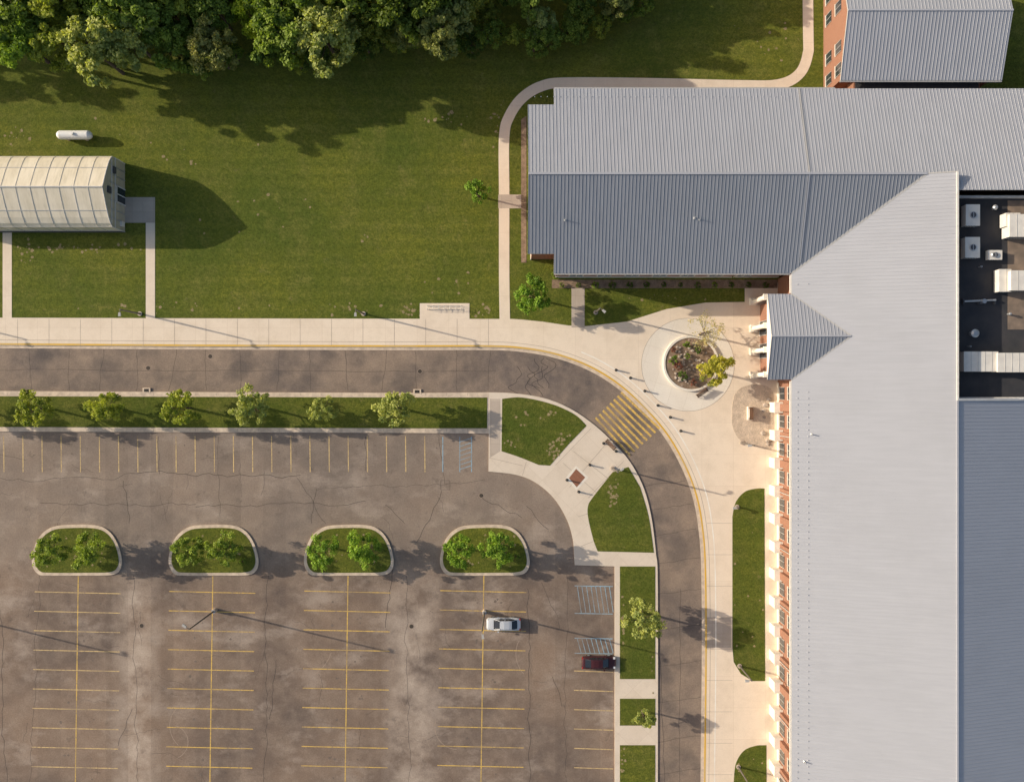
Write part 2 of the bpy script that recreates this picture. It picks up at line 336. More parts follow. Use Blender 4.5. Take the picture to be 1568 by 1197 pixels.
for i in range(7): b.ribbon(PX([(704,676+i*7),(722,670+i*7)]),.1,zz+.0015,'blue')
for y in (896,938,976,999): b.ribbon(PX([(880,y),(938,y+1)]),.12,zz,'blue')
for i in range(8): b.ribbon(PX([(884+i*7,897),(890+i*7,937)]),.1,zz+.0015,'blue')
for i in range(8): b.ribbon(PX([(884+i*7,977),(890+i*7,999)]),.1,zz+.0015,'blue')
b.obj('painted_markings',lot_o)
b=MB()
for i in range(8):
    t=i/7; a=(951-39*t,600+39*t); c=(1010-45*t,656+41*t)
    b.ribbon(PX([a,c]),.30,.0265,'yellow')
b.obj('crosswalk_markings',rd_o)
# ------------------------------------------------------------------ cracks
def crack(b,p,q,w=.06,z=.0145,jit=3,seg=9,rng=rng):
    n=max(2,int(math.hypot(q[0]-p[0],q[1]-p[1])/seg)); pts=[]; d=0
    for i in range(n+1):
        t=i/n; d=d*.6+rng.uniform(-jit,jit)
        nx,ny=-(q[1]-p[1]),(q[0]-p[0]); l=math.hypot(nx,ny) or 1
        pts.append((p[0]+(q[0]-p[0])*t+nx/l*d,p[1]+(q[1]-p[1])*t+ny/l*d))
    b.ribbon(PX(pts),w,z,'crack')
b=MB(); rng=random.Random(11)
for p,q in [((-100,735),(175,733)),((175,733),(200,722)),((200,722),(460,730)),((485,748),(740,738)),((60,770),(300,772)),((300,775),(560,770)),((190,735),(200,800)),((335,668),(340,790)),((455,730),(500,800)),((485,748),(475,800)),((590,772),(620,800)),((675,750),(640,830)),((205,880),(210,1197)),((60,880),(45,1250)),((410,880),(405,1300)),((810,900),(812,1300)),((868,880),(865,1300)),((620,880),(630,1300)),((0,880),(10,1250)),((205,1085),(180,1140)),((600,870),(590,960)),((680,740),(676,668)),((735,760),(800,790)),((560,668),(562,720)),((245,668),(243,725)),((-60,690),(40,700)),((805,775),(840,810)),((830,890),(860,960)),((420,1010),(412,1100)),((845,1035),(862,1080))]:
    crack(b,p,q,rng.uniform(.035,.065),.0150,2.5,rng=rng)
for i in range(80):
    x=rng.uniform(-100,870);y=rng.uniform(690,1250)
    if 795<y<885: continue
    a=rng.choice([0,math.pi/2])+rng.uniform(-.5,.5);l=rng.uniform(15,60)
    crack(b,(x,y),(x+l*math.cos(a),y+l*math.sin(a)),.028,.0157,3,6,rng=rng)
for x,y,r in ((682,742,7),):
    b.ribbon(PX([(x-r,y-r),(x+r,y-r),(x+r,y+r),(x-r,y+r),(x-r,y-r)]),.06,.0162,'crack')
b.obj('pavement_cracks',lot_o)
b=MB(); k=0
for (x,y,r,a0,a1) in ((262,1135,26,-1.3,1.2),(700,1112,34,1.6,3.4),(300,1110,40,2.3,3.9),(450,980,60,.3,1.2),(150,1060,50,-.6,.6),(835,1000,45,2.4,3.6)):
    k+=1; b.ribbon(PX([(x+r*math.cos(a0+(a1-a0)*i/16),y+r*math.sin(a0+(a1-a0)*i/16)) for i in range(17)]),.08,.0132+k*.0001,'tmark')
rs_=random.Random(21)
for xc in (119,325,532,740):
    for i in range(11):
        for s_ in (-1,1):
            for j in range(rs_.choice([0,1,2,3])):
                b.blob(*W(xc+s_*rs_.gauss(20,6),921+i*29.7+rs_.uniform(-6,6)),rs_.uniform(.06,.24),.0141+rs_.random()*.0006,'stain',rs_,8)
for i in range(22):
    for j in range(rs_.choice([0,1,2])): b.blob(*W(50+i*29.3+rs_.uniform(-6,6),685+rs_.uniform(-8,14)),rs_.uniform(.06,.22),.0141+rs_.random()*.0006,'stain',rs_,8)
b.obj('stains_and_scuffs',lot_o)
b=MB()
for x in range(-60,760,54):
    crack(b,(x+rng.uniform(-6,6),534),(x+rng.uniform(-6,6),598),.04,.0215,1.5,rng=rng)
crack(b,(-100,566),(760,568),.04,.0222,1.2,14,rng=rng)
for k in range(3):
    for x0,y0 in ((790+k*18,560),(815+k*12,548)):
        pts=[(x0+rng.uniform(-6,6)+8*math.sin(j),y0+j*6.5) for j in range(8)]
        b.ribbon(PX(cr(pts)),.07,.0228+.0004*k,'crack')
for y in (740,775,815,858,905,960,1015,1070,1130,1180):
    x0=985+min(20,(y-740)*.15); crack(b,(x0,y+5),(x0+70,y-5),.04,.0215,1.5,rng=rng)
crack(b,(1042,900),(1040,1250),.04,.0222,1.2,14,rng=rng); crack(b,(1010,930),(1016,1200),.045,.0235,2,14,rng=rng)
b.obj('pavement_cracks',rd_o)
def drain(px,py,kind):
    x,y=W(px,py); b=MB()
    if kind=='m':
        b.cyl((0,0,.0),(0,0,.03),.36,.36,'tmark',20); b.cyl((0,0,.0),(0,0,.034),.29,.29,'iron',20)
        o=b.obj('manhole_cover')
    else:
        b.box(-.55,.55,-.35,.35,0,.165,'kerb')
        b.box(-.35,.35,-.22,.22,.1,.168,'iron')
        for i in range(6): b.box(-.3+i*.11,-.26+i*.11,-.2,.2,.16,.175,'black')
        o=b.obj('storm_drain')
    o.location=(x,y,0)
for p in ((227,563),(322,545),(643,568),(630,958),(217,957),(737,758)): drain(*p,'m')
for p in ((225,597),(639,599)): drain(*p,'d')
# ------------------------------------------------------------------ school building
sch=empty('school_building')
zN=lambda x,y:7.5+.309*(40.2-y); zS=lambda x,y:7.5+.309*(y-15.64); zWp=lambda x,y:7.5+.236*(x-37.2)
zE=lambda x,y:12.1-.236*(x-56.7); zPn=lambda x,y:7.5+.2982*(12.9-y); zPs=lambda x,y:7.5+.2982*(y-1.5)
zA=lambda x,y:7.5+.2927*(y-41.3); zB=lambda x,y:9.9-.2927*(y-49.5)
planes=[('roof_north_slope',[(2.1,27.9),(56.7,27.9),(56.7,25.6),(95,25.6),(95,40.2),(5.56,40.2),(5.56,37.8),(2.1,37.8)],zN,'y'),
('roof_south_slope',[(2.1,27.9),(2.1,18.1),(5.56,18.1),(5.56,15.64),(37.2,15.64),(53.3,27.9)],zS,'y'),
('roof_west_slope',[(37.2,15.64),(53.3,27.9),(56.7,27.9),(56.7,-95),(37.2,-95)],zWp,'x'),
('roof_east_slope',[(56.7,-1.2),(95,-1.2),(95,-95),(56.7,-95)],zE,'x'),
('portico_north_slope',[(34,7.2),(44.4,7.2),(37.2,12.9),(34,12.9)],zPn,'y'),
('portico_south_slope',[(34,7.2),(44.4,7.2),(37.2,1.5),(34,1.5)],zPs,'y'),
('annex_south_slope',[(43.7,41.3),(65.2,41.3),(65.2,49.5),(43.7,49.5)],zA,'y'),
('annex_north_slope',[(43.7,57.7),(65.2,57.7),(65.2,49.5),(43.7,49.5)],zB,'y')]
def seams(b,poly,zf,axis,sp=.46,w=.035,h=.042,key='seam'):
    if axis=='x': h=.028
    ai=0 if axis=='y' else 1; n=len(poly)
    lo=min(p[ai] for p in poly);hi=max(p[ai] for p in poly); t=lo+.02
    while t<hi:
        xs=[]
        for i in range(n):
            p,q=poly[i],poly[(i+1)%n]
            if (p[ai]<=t)!=(q[ai]<=t): xs.append(p[1-ai]+(q[1-ai]-p[1-ai])*(t-p[ai])/(q[ai]-p[ai]))
        xs.sort()
        for a,c in zip(xs[::2],xs[1::2]):
            if c-a<.1: continue
            vs=[]
            for u in (a,c):
                for dt,dz in ((-w/2,0),(w/2,0),(w/2,h),(-w/2,h)):
                    x,y=(t+dt,u) if ai==0 else (u,t+dt)
                    vs.append((x,y,zf(x,y)+dz))
            b.add(vs,[(3,2,6,7),(1,0,4,5)[::-1],(2,1,5,6),(0,3,7,4),(0,1,2,3),(7,6,5,4)],key)
        t+=sp
for nm,poly,zf,ax in planes:
    b=MB(); so_='south' in nm and 'annex' not in nm  # main and portico south slopes take the metal with shade in its colour
    b.slab(poly,(lambda x,y,zf=zf:zf(x,y)-.22),zf,'roofShade' if so_ else 'roofY' if ax=='y' else 'roofX','gut'); seams(b,poly,zf,ax,key='seamShade' if so_ else 'seam'); b.obj(nm,sch)
b=MB()
def beam(p,q,w,k,h=.09):
    p=Vector(p);q=Vector(q);d=(q-p).normalized();s_=d.cross(Vector((0,0,1))).normalized()*w/2; u=Vector((0,0,h))
    vs=[p-s_,p+s_,p+s_+u,p-s_+u,q-s_,q+s_,q+s_+u,q-s_+u]
    b.add(vs,[(0,1,2,3),(7,6,5,4),(3,2,6,7),(1,0,4,5),(2,1,5,6),(0,3,7,4)],k)
beam((2.1,27.9,11.3),(53.3,27.9,11.3),.3,'roofX',.08); beam((37.2,15.64,7.5),(53.3,27.9,11.3),.28,'gut',.03)
beam((34,7.2,9.2),(44.4,7.2,9.2),.22,'roofX'); beam((37.2,12.9,7.5),(44.4,7.2,9.2),.2,'gut',.03); beam((37.2,1.5,7.5),(44.4,7.2,9.2),.2,'gut',.03)
beam((56.7,-95,12.1),(56.7,-1.2,12.1),.25,'roofX',.08); beam((56.7,-1.2,12.1),(56.7,27.9,12.1),.25,'trim',.12); beam((43.7,49.5,9.9),(65.2,49.5,9.9),.22,'roofX')
beam((56.7,-1.1,12.05),(95,-1.1,3.2),.3,'trim',.2); beam((53.3,27.9,11.25),(56.7,27.9,12.05),.14,'gut',.1)
beam((38.2,27.9,11.32),(38.2,40.2,7.53),.16,'gut',.05); beam((38.2,17,7.95),(38.2,27.9,11.32),.16,'seamShade',.05)
b.obj('roof_trim',sch)
b=MB()
for y in np.arange(-90,15,.84):
    for x in (37.9,39.2):
        if 0.5<y<13.5: continue
        b.box(x-.05,x+.05,y-.05,y+.05,zWp(x,y),zWp(x,y)+.10,'seam')
for x in np.arange(3,37,.84):
    b.box(x-.04,x+.04,38.9,39.0,zN(x,38.95),zN(x,38.95)+.1,'seam')
b.obj('snow_guards',sch)
b=MB()
b.box(37.02,37.19,-95,1.3,7.2,7.44,'trim'); b.box(37.02,37.19,13.0,15.5,7.2,7.44,'trim')
b.box(5.6,37.0,15.46,15.62,7.2,7.44,'gut'); b.box(5.6,43,40.22,40.38,7.2,7.44,'gut')
b.box(43.7,65.2,41.12,41.28,7.2,7.44,'gut')
for y in np.arange(-92,0,7.8): b.cyl((37.1,y,.15),(37.1,y,7.2),.06,.06,'gut',8)
b.obj('gutters',sch)
b=MB()
off=lambda zf,o=.24:(lambda x,y:zf(x,y)-o)
b.slab([(2.7,27.9),(2.7,37.2),(6.1,37.2),(6.1,39.6),(94,39.6),(94,27.9)],.02,off(zN),'brick')
b.slab([(2.7,27.9),(2.7,18.7),(6.1,18.7),(6.1,16.2),(37.9,16.2),(53,27.9)],.02,off(zS),'brick')
b.slab([(37.8,15.9),(53.3,27.3),(56.6,27.3),(56.6,-94),(37.8,-94)],.02,off(zWp),'brick')
b.slab([(56.6,-1.3),(94,-1.3),(94,-94),(56.6,-94)],.02,off(zE),'brick')
b.slab([(44.3,41.9),(64.6,41.9),(64.6,49.5),(44.3,49.5)],.02,off(zA),'brick')
b.slab([(44.3,57.1),(64.6,57.1),(64.6,49.5),(44.3,49.5)],.02,off(zB),'brick')
b.box(46,63,39.5,42.0,.02,6.2,'brick'); b.box(46.2,62.8,39.7,41.8,6.2,6.25,'memb')
b.box(35.3,37.9,2.2,12.2,.02,7.1,'brick')
b.slab([(34.3,7.2),(37.9,7.2),(37.9,12.2),(34.3,12.2)],6.3,off(zPn),'stone'); b.slab([(34.3,7.2),(37.9,7.2),(37.9,2.2),(34.3,2.2)],6.3,off(zPs),'stone')
b.box(56.9,94,-1.1,25.4,.02,9.6,'brick')
b.obj('walls',sch)
b=MB()
b.box(2.6,2.7,18.6,37.3,.02,.9,'stone'); b.box(6.1,37.7,16.1,16.2,.02,.9,'stone'); b.box(37.7,37.8,-94,1.2,.02,.7,'stone')
ys=list(np.arange(-92,1.0,3.9))
for y in ys:
    b.box(36.6,37.7,y-.7,y+.7,.02,2.4,'stone'); b.box(36.55,37.75,y-.78,y+.78,2.4,2.52,'stone'); b.box(37.3,37.79,y-.5,y+.5,2.52,7.1,'brick')
b.obj('pilasters',sch)
b=MB()
for py in (462,503,538,574):
    y=W(0,py)[1]
    b.box(33.75,34.75,y-.5,y+.5,.1,.9,'stone'); b.cyl((34.25,y,.9),(34.25,y,6.0),.36,.31,'stone',20); b.box(33.85,34.65,y-.4,y+.4,6.0,6.3,'stone')
b.obj('entrance_columns',sch)
b=MB()
def winx(x,y,z,w,h):
    b.box(x-.06,x+.02,y-w/2,y+w/2,z,z+h,'glass')
    for d in (-w/2,0,w/2): b.box(x-.10,x+.02,y+d-.03,y+d+.03,z,z+h,'gut')
    b.box(x-.14,x+.02,y-w/2-.1,y+w/2+.1,z-.10,z,'stone')
def winy(x,y,z,w,h):
    b.box(x-w/2,x+w/2,y-.06,y+.02,z,z+h,'glass')
    for d in (-w/2,0,w/2): b.box(x+d-.04,x+d+.04,y-.10,y+.02,z,z+h,'trim')
    b.box(x-w/2-.1,x+w/2+.1,y-.16,y+.02,z-.12,z,'stone'); b.box(x-w/2-.04,x+w/2+.04,y-.1,y+.02,z+h,z+h+.1,'stone')
for y in ys:
    for z in (1.1,4.5): winx(37.8,y+1.95,z,1.7,1.9)
for x in np.arange(9,36,3.9):
    for z in (1.2,4.5): winy(x,16.2,z,1.9,1.8)
for y in (21,24,31.5,34.5):
    for z in (1.2,4.5): winx(2.7,y,z,1.6,1.8)
for y in (43.5,46.5,52,55):
    for z in (1.2,4.5): winx(44.3,y,z,1.5,1.8)
winx(35.3,5.6,.2,2,3); winx(35.3,8.8,.2,2,3); winx(2.7,28.0,.15,1.8,2.4)
b.obj('windows',sch)
b=MB(); b.box(57.0,94,-.9,25.3,9.6,9.66,'memb'); b.box(64.6,94,8.0,24.8,9.66,9.675,'membB')
b.box(69.5,94,0,7.4,9.66,9.675,'membB')
b.box(57.0,94,25.05,25.35,9.66,10.1,'trim'); b.box(57,94,-1.05,-.8,9.66,10.15,'trim'); b.box(56.95,57.2,-1,25.3,9.67,10,'trim')
b.obj('flat_roof',sch)
def unit(px0,px1,py0,py1,h,kind):
    b=MB(); z=9.66; x0,y1=W(px0,py0,z+h); x1,y0=W(px1,py1,z+h)
    cxx,cyy=(x0+x1)/2,(y0+y1)/2
    b.box(x0+.06,x1-.06,y0+.06,y1-.06,z,z+.15,'hvacd'); b.box(x0,x1,y0,y1,z+.15,z+h,'hvac')
    b.box(x0-.03,x1+.03,y0-.03,y1+.03,z+h,z+h+.05,'hvac')
    if kind>=1:
        nf=max(1,int((x1-x0)/1.2))
        for i in range(nf):
            fx=x0+(x1-x0)*(i+.5)/nf; r=min(.42,(y1-y0)*.3)
            b.cyl((fx,cyy,z+h+.05),(fx,cyy,z+h+.2),r,r,'galv',16); b.cyl((fx,cyy,z+h+.2),(fx,cyy,z+h+.21),r*.82,r*.82,'hvacd',16)
            b.box(fx-.04,fx+.04,cyy-r,cyy+r,z+h+.21,z+h+.23,'galv')
    else:
        for i in range(1,int((x1-x0)/.9)+1): b.box(x0+i*.9-.02,x0+i*.9+.02,y0-.03,y1+.03,z+h+.05,z+h+.075,'gut')
    for i in range(int((x1-x0)/.35)): b.box(x0+.1+i*.35,x0+.28+i*.35,y0-.02,y0,z+.35,z+h-.15,'hvacd')
    b.obj('rooftop_hvac_unit',sch)
unit(1479,1500,313,345,1.2,1); unit(1478,1500,363,394,1.2,1); unit(1540,1562,326,346,1.4,0); unit(1546,1600,328,362,1.8,0)
unit(1530,1548,412,446,1.3,0); unit(1548,1620,414,444,1.9,0); unit(1476,1528,538,568,1.2,0); unit(1528,1620,540,569,1.5,0); unit(1513,1534,383,397,.7,1)
b=MB()
for px,py,r,h in ((1491,510,.55,.9),(1524,317,.35,.6),(1520,390,.4,.7),(1502,408,.15,.6),(1547,480,.2,.5),(1484,530,.12,.8)):
    x,y=W(px,py,10.2); b.cyl((x,y,9.66),(x,y,9.66+h),r*.6,r*.6,'galv',14); b.cyl((x,y,9.66+h),(x,y,9.66+h+.2),r,r*.55,'galv',14)
x,y=W(1476,461,10); x2,y2=W(1524,459,10); b.cyl((x,y,10.1),(x2,y2,10.1),.13,.13,'galv'); 
for t in (0,.5,1): b.box(x+(x2-x)*t-.1,x+(x2-x)*t+.1,y-.35,y+.35,9.66,10.0,'hvacd')
x,y=W(1505,461,10); b.cyl((x,y,9.66),(x,y,10.4),.3,.3,'galv',12)
for (px,py,zf) in ((865,338,zS),(1062,335,zS),(1247,665,zWp),(1237,1171,zWp),(1070,337,zS)):
    x,y=W(px,py,9); z=zf(x,y); b.cyl((x,y,z-.1),(x,y,z+.55),.07,.07,'galv',8); b.cyl((x,y,z),(x,y,z+.08),.2,.12,'galv',8)
b.obj('roof_vents',sch)
# ------------------------------------------------------------------ greenhouse
gh=empty('greenhouse'); gx0,_=W(-60,303); gx1,gy=W(192,303)
hw=4.85
half=[(4.85,0),(4.85,1.3),(4.85,2.6),(4.80,3.6),(4.45,4.1),(3.75,4.6),(2.9,5.05),(2.0,5.47),(1.0,5.88),(0,6.3)]
prof=[(-y,z) for y,z in half]+[(y,z) for y,z in half[-2::-1]]
b=MB(); n=len(prof)
vs=[(gx0,gy+y,z+.13) for y,z in prof]+[(gx1,gy+y,z+.13) for y,z in prof]
b.add(vs,[(i,i+1,n+i+1,n+i) for i in range(n-1)],'panel')
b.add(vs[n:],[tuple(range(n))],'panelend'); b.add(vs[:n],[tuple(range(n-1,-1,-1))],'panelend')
b.obj('cladding',gh)
b=MB()
nr=int((gx1-gx0)/1.9)
for i in range(nr+1):
    x=gx0+(gx1-gx0)*i/nr; r=.025 if i not in (0,nr) else .06
    for j in range(n-1):
        (y0,z0),(y1,z1)=prof[j],prof[j+1]; b.cyl((x,gy+y0*1.003,z0+.14),(x,gy+y1*1.003,z1+.14),r,r,'galv' if i not in (0,nr) else 'trim',6,False)
for j in (1,3,6,9,12,15,17):
    y0,z0=prof[j]; r=.04 if j!=9 else .10
    b.cyl((gx0,gy+y0*1.004,z0+.15),(gx1,gy+y0*1.004,z0+.15),r,r,'trim' if j in (3,9,15) else 'galv',6)
b.box(gx1,gx1+.05,gy-1.1,gy+1.1,.14,2.5,'glass'); 
for y in (-1.1,0,1.1): b.box(gx1,gx1+.1,gy+y-.06,gy+y+.06,.14,2.6,'trim')
b.box(gx1,gx1+.1,gy-1.2,gy+1.2,2.5,2.62,'trim'); b.box(gx1,gx1+.09,gy-4.8,gy+4.8,2.9,3.0,'trim'); b.box(gx1,gx1+.09,gy-4.4,gy+4.4,3.9,4.0,'trim')
for y in (-3.6,-2.4,-1.2,1.2,2.4,3.6): b.box(gx1,gx1+.06,gy+y-.05,gy+y+.05,.14,4.5,'galv')
b.box(gx1,gx1+.25,gy+2.6,gy+3.5,3.1,3.85,'hvacd'); b.box(gx1,gx1+.25,gy-.45,gy+.45,4.4,5.2,'hvacd')
b.box(gx0,gx1+.05,gy-hw-.08,gy-hw,.1,.8,'hvacd'); b.box(gx0,gx1+.05,gy+hw,gy+hw+.08,.1,.8,'hvacd')
b.box(gx1,gx1+.3,gy-4.3,gy-3.6,.8,1.6,'hvac')
b.obj('frame',gh)
# propane tank
tx,ty=W(115,207,1); b=MB(); r=.62; L=2.0
rings=[(-L-.5,.08),(-L-.4,.35),(-L-.2,.53),(-L,r),(L,r),(L+.2,.53),(L+.4,.35),(L+.5,.08)]
for (xa,ra),(xb,rb_) in zip(rings,rings[1:]): b.cyl((xa,0,1.15),(xb,0,1.15),ra,rb_,'tank',20,False)
b.cyl((-L-.5,0,1.15),(-L-.52,0,1.15),.08,.05,'tank',20)
b.cyl((0,0,1.7),(0,0,1.95),.2,.2,'tank',12)
for x in (-1.3,1.3): b.box(x-.15,x+.15,-.5,.5,.13,.75,'concgrey')
o=b.obj('propane_tank'); o.location=(tx,ty,0)
# ------------------------------------------------------------------ lamps
def lamp(px,py,h,name,arm=(-.9,0)):
    x,y=W(px,py); b=MB(); z0=.02 if name=='parking_lot_lamp' else .15
    if name=='parking_lot_lamp': b.cyl((0,0,z0),(0,0,.85),.3,.3,'concgrey',16); b.box(-.22,.22,-.22,.22,.85,.9,'galv'); zb=.9
    else: b.cyl((0,0,z0),(0,0,z0+.1),.32,.32,'concgrey',16); b.cyl((0,0,z0+.1),(0,0,z0+.6),.16,.11,'pole',12); zb=z0+.6
    b.cyl((0,0,zb),(0,0,h),.13,.09,'pole',12)
    ax,ay=arm; b.cyl((0,0,h-.15),(ax*.6,ay*.6,h+.02),.04,.04,'pole',8)
    d=Vector((ax,ay)).normalized(); q=Vector((-d.y,d.x))
    c=[(ax*.5+q.x*.13,ay*.5+q.y*.13),(ax*1.15+q.x*.17,ay*1.15+q.y*.17),(ax*1.15-q.x*.17,ay*1.15-q.y*.17),(ax*.5-q.x*.13,ay*.5-q.y*.13)]
    b.slab(c,h-.02,h+.14,'head'); b.slab([(u*.98,v*.98) for u,v in c],h-.05,h-.021,'lens')
    o=b.obj(name); o.location=(x,y,0)
for p in ((330,933),(742,935),(-78,938),(330,1400)): lamp(*p,9.3,'parking_lot_lamp',(-.75,.55) if p[0]!=742 else (.1,-.9))
for p,a in (((215,480),(0,-.8)),((557,480),(0,-.8)),((912,478),(.6,-.5)),((938,716),(.6,.5)),((1136,677),(-.8,0)),((1132,1018),(-.8,0)),((1128,775),(-.8,0)),((1130,1172),(-.8,0)),((-130,478),(0,-.8))): 
    lamp(*p,6 if p!=(1128,775) else 1.3,'street_lamp' if p!=(1128,775) else 'path_light',a)
for p in ((943,566),(965,578),(987,598),(1007,620),(1026,638),(1042,659),(868,734),(886,752),(903,711),(924,678),(943,690)):
    x,y=W(*p); b=MB()
    b.cyl((0,0,.15),(0,0,.19),.2,.2,'black',14); b.cyl((0,0,.19),(0,0,.75),.12,.11,'black',14); b.cyl((0,0,.75),(0,0,.8),.14,.14,'black',14); b.cyl((0,0,.8),(0,0,.9),.13,.04,'black',14)
    o=b.obj('bollard'); o.location=(x,y,0)
def bench(px,py,rot,z=.156):
    x,y=W(px,py); b=MB()
    for i in range(4): b.box(-.9,.9,-.25+i*.13,-.15+i*.13,.43,.47,'wood')
    for i in range(3): b.box(-.9,.9,.27,.30,.55+i*.13,.65+i*.13,'wood')
    for sx in (-.8,.8):
        b.box(sx-.04,sx+.04,-.25,-.18,0,.43,'black'); b.box(sx-.04,sx+.04,.22,.29,0,.92,'black'); b.box(sx-.03,sx+.03,-.25,.27,.39,.43,'black'); b.box(sx-.03,sx+.03,-.25,.25,.6,.64,'black')
    o=b.obj('park_bench'); o.location=(x,y,z); o.rotation_euler=(0,0,rot)
bench(934,680,-.8,.142); bench(1074,601,.6,.162)
x,y=W(681,471); b=MB()
for i in range(7):
    u=-2.4+i*.8
    b.cyl((u,-.25,0),(u,-.25,.7),.03,.03,'galv',6); b.cyl((u,.25,0),(u,.25,.7),.03,.03,'galv',6); b.cyl((u,-.25,.7),(u,.25,.7),.03,.03,'galv',6)
b.cyl((-2.5,-.25,.05),(2.5,-.25,.05),.03,.03,'galv',6); b.cyl((-2.5,.25,.05),(2.5,.25,.05),.03,.03,'galv',6)
o=b.obj('bicycle_rack'); o.location=(x,y,.156)
b=MB(); b.slab(PX(cr([(1122,612),(1128,598),(1142,590),(1165,589),(1183,600),(1184,640),(1183,683),(1160,683),(1135,675),(1122,655),(1120,632)],4,True)),.1,.18,'gravel'); b.obj('gravel_bed')
x,y=W(1147,632); b=MB(); b.box(-.35,.35,-.95,.95,0,.4,'stone'); b.box(-.2,.2,-.8,.8,.4,.9,'wood'); b.box(-.27,.27,-.9,.9,.9,1.0,'wood'); b.box(-.22,-.2,-.65,.65,.5,.85,'trim')
o=b.obj('monument_sign'); o.location=(x,y,.18)
# planter
px_,py_=W(1057,556); pl=empty('circular_planter'); b=MB()
A=np.linspace(0,2*math.pi,49)
b.ribbon([(px_+3.8*math.cos(t),py_+3.8*math.sin(t)) for t in A],.3,.50,'stone',.16)
b.slab([(px_+3.67*math.cos(t),py_+3.67*math.sin(t)) for t in A[:-1]],.16,.42,'mulch'); b.obj('retaining_wall',pl)
def rock(b,x,y,z,r,rg):
    vs=[];n=7
    for k,(zz,rr) in enumerate(((0,.9),(.45,1),(.75,.6))):
        for i in range(n):
            t=2*math.pi*i/n; q=r*rr*rg.uniform(.75,1.15); vs.append((x+q*math.cos(t),y+q*math.sin(t)*.8,z+r*zz))
    fs=[(k*n+i,k*n+(i+1)%n,(k+1)*n+(i+1)%n,(k+1)*n+i) for k in range(2) for i in range(n)]+[tuple(range(2*n,3*n))]
    b.add(vs,fs,'rock')
b=MB(); rg=random.Random(5)
for i in range(90):
    t=rg.uniform(0,6.28);r=3.4*math.sqrt(rg.random()); rock(b,px_+r*math.cos(t),py_+r*math.sin(t),.41,rg.uniform(.08,.28),rg)
for i in range(7): x,y=W(rg.uniform(1165,1180),rg.uniform(600,680)); rock(b,x,y,.17,rg.uniform(.2,.45),rg)
b.obj('rocks',pl)
# ------------------------------------------------------------------ cars
def car(px,py,paint,flip):
    x,y=W(px,py,.8); e=empty('parked_car',(x,y,.012)); e.rotation_euler=(0,0,math.pi if flip else 0)
    st=[(-2.42,.55,.38,.60),(-2.36,.74,.28,.70),(-2.1,.86,.22,.78),(-1.5,.90,.2,.88),(-.9,.91,.2,.94),(0,.92,.2,.95),(1.0,.92,.2,.97),(1.7,.90,.22,1.0),(2.15,.86,.27,.98),(2.36,.76,.35,.88),(2.42,.6,.42,.75)]
    b=MB(); n=20; vs=[]
    for (sx,w,zb,zt) in st:
        for i in range(n):
            t=2*math.pi*i/n; c,s_=math.cos(t),math.sin(t)
            vs.append((sx,math.copysign(abs(c)**.45,c)*w,(zb+zt)/2+math.copysign(abs(s_)**.5,s_)*(zt-zb)/2))
    m=len(st)
    fs=[(k*n+i,(k+1)*n+i,(k+1)*n+(i+1)%n,k*n+(i+1)%n) for k in range(m-1) for i in range(n)]+[tuple(range(n)),tuple(range(m*n-1,(m-1)*n-1,-1))]
    b.add(vs,fs,paint); b.obj('body',e,True)
    b=MB()
    cs=[(-1.3,.74,.60,.93),(-.5,.78,.61,1.36),(.1,.79,.61,1.43),(.8,.79,.6,1.41),(1.15,.78,.59,1.35),(1.95,.72,.58,.99)]
    vs=[];
    for sx,wb,wt,zt in cs: vs+=[(sx,-wb,.9),(sx,-wt-.02,zt-.06),(sx,-wt+.1,zt),(sx,wt-.1,zt),(sx,wt+.02,zt-.06),(sx,wb,.9)]
    fs=[(k*6+i,k*6+i+1,(k+1)*6+i+1,(k+1)*6+i) for k in range(5) for i in range(5)]+[(5,4,3,2,1,0),(30,31,32,33,34,35)]
    b.add(vs,fs,'cglass'); b.obj('windows',e)
    b=MB()
    rs=[(-.52,.55,1.362),(.1,.57,1.445),(.8,.56,1.425),(1.17,.54,1.355)]
    vs=[]
    for sx,w,z in rs: vs+=[(sx,-w,z-.03),(sx,-w+.08,z+.01),(sx,w-.08,z+.01),(sx,w,z-.03)]
    b.add(vs,[(k*4+i,k*4+i+1,(k+1)*4+i+1,(k+1)*4+i) for k in range(3) for i in range(3)],paint)
    for s_ in (-1,1):
        for p,q in (((-1.32,.74,.93),(-.5,.60,1.36)),((.25,.8,.93),(.2,.62,1.41)),((1.97,.72,.98),(1.15,.6,1.35)),((-.5,.62,1.36),(1.15,.61,1.35))):
            b.cyl((p[0],s_*p[1],p[2]),(q[0],s_*q[1],q[2]),.035,.035,paint,6)
        b.box(-.85,-.65,s_*1.0-.1,s_*1.0+.1,.93,1.06,paint)
        b.box(-2.32,-2.02,s_*.66-.14,s_*.66+.14,.64,.78,'lens'); b.box(2.25,2.38,s_*.68-.14,s_*.68+.14,.74,.90,'red')
    b.box(-2.44,-2.40,-.45,.45,.42,.58,'black'); b.box(-1.38,-1.30,-.62,.62,.90,.925,'black')
    b.obj('roof_and_trim',e)
    b=MB()
    for wx in (-1.45,1.4):
        for s_ in (-1,1):
            b.cyl((wx,s_*.72,.33),(wx,s_*.93,.33),.33,.33,'tyre',18); b.cyl((wx,s_*.9,.33),(wx,s_*.94,.33),.2,.2,'galv',12)
    b.obj('wheels',e)
car(771,955,'silver',False); car(917,1014,'maroon',True)
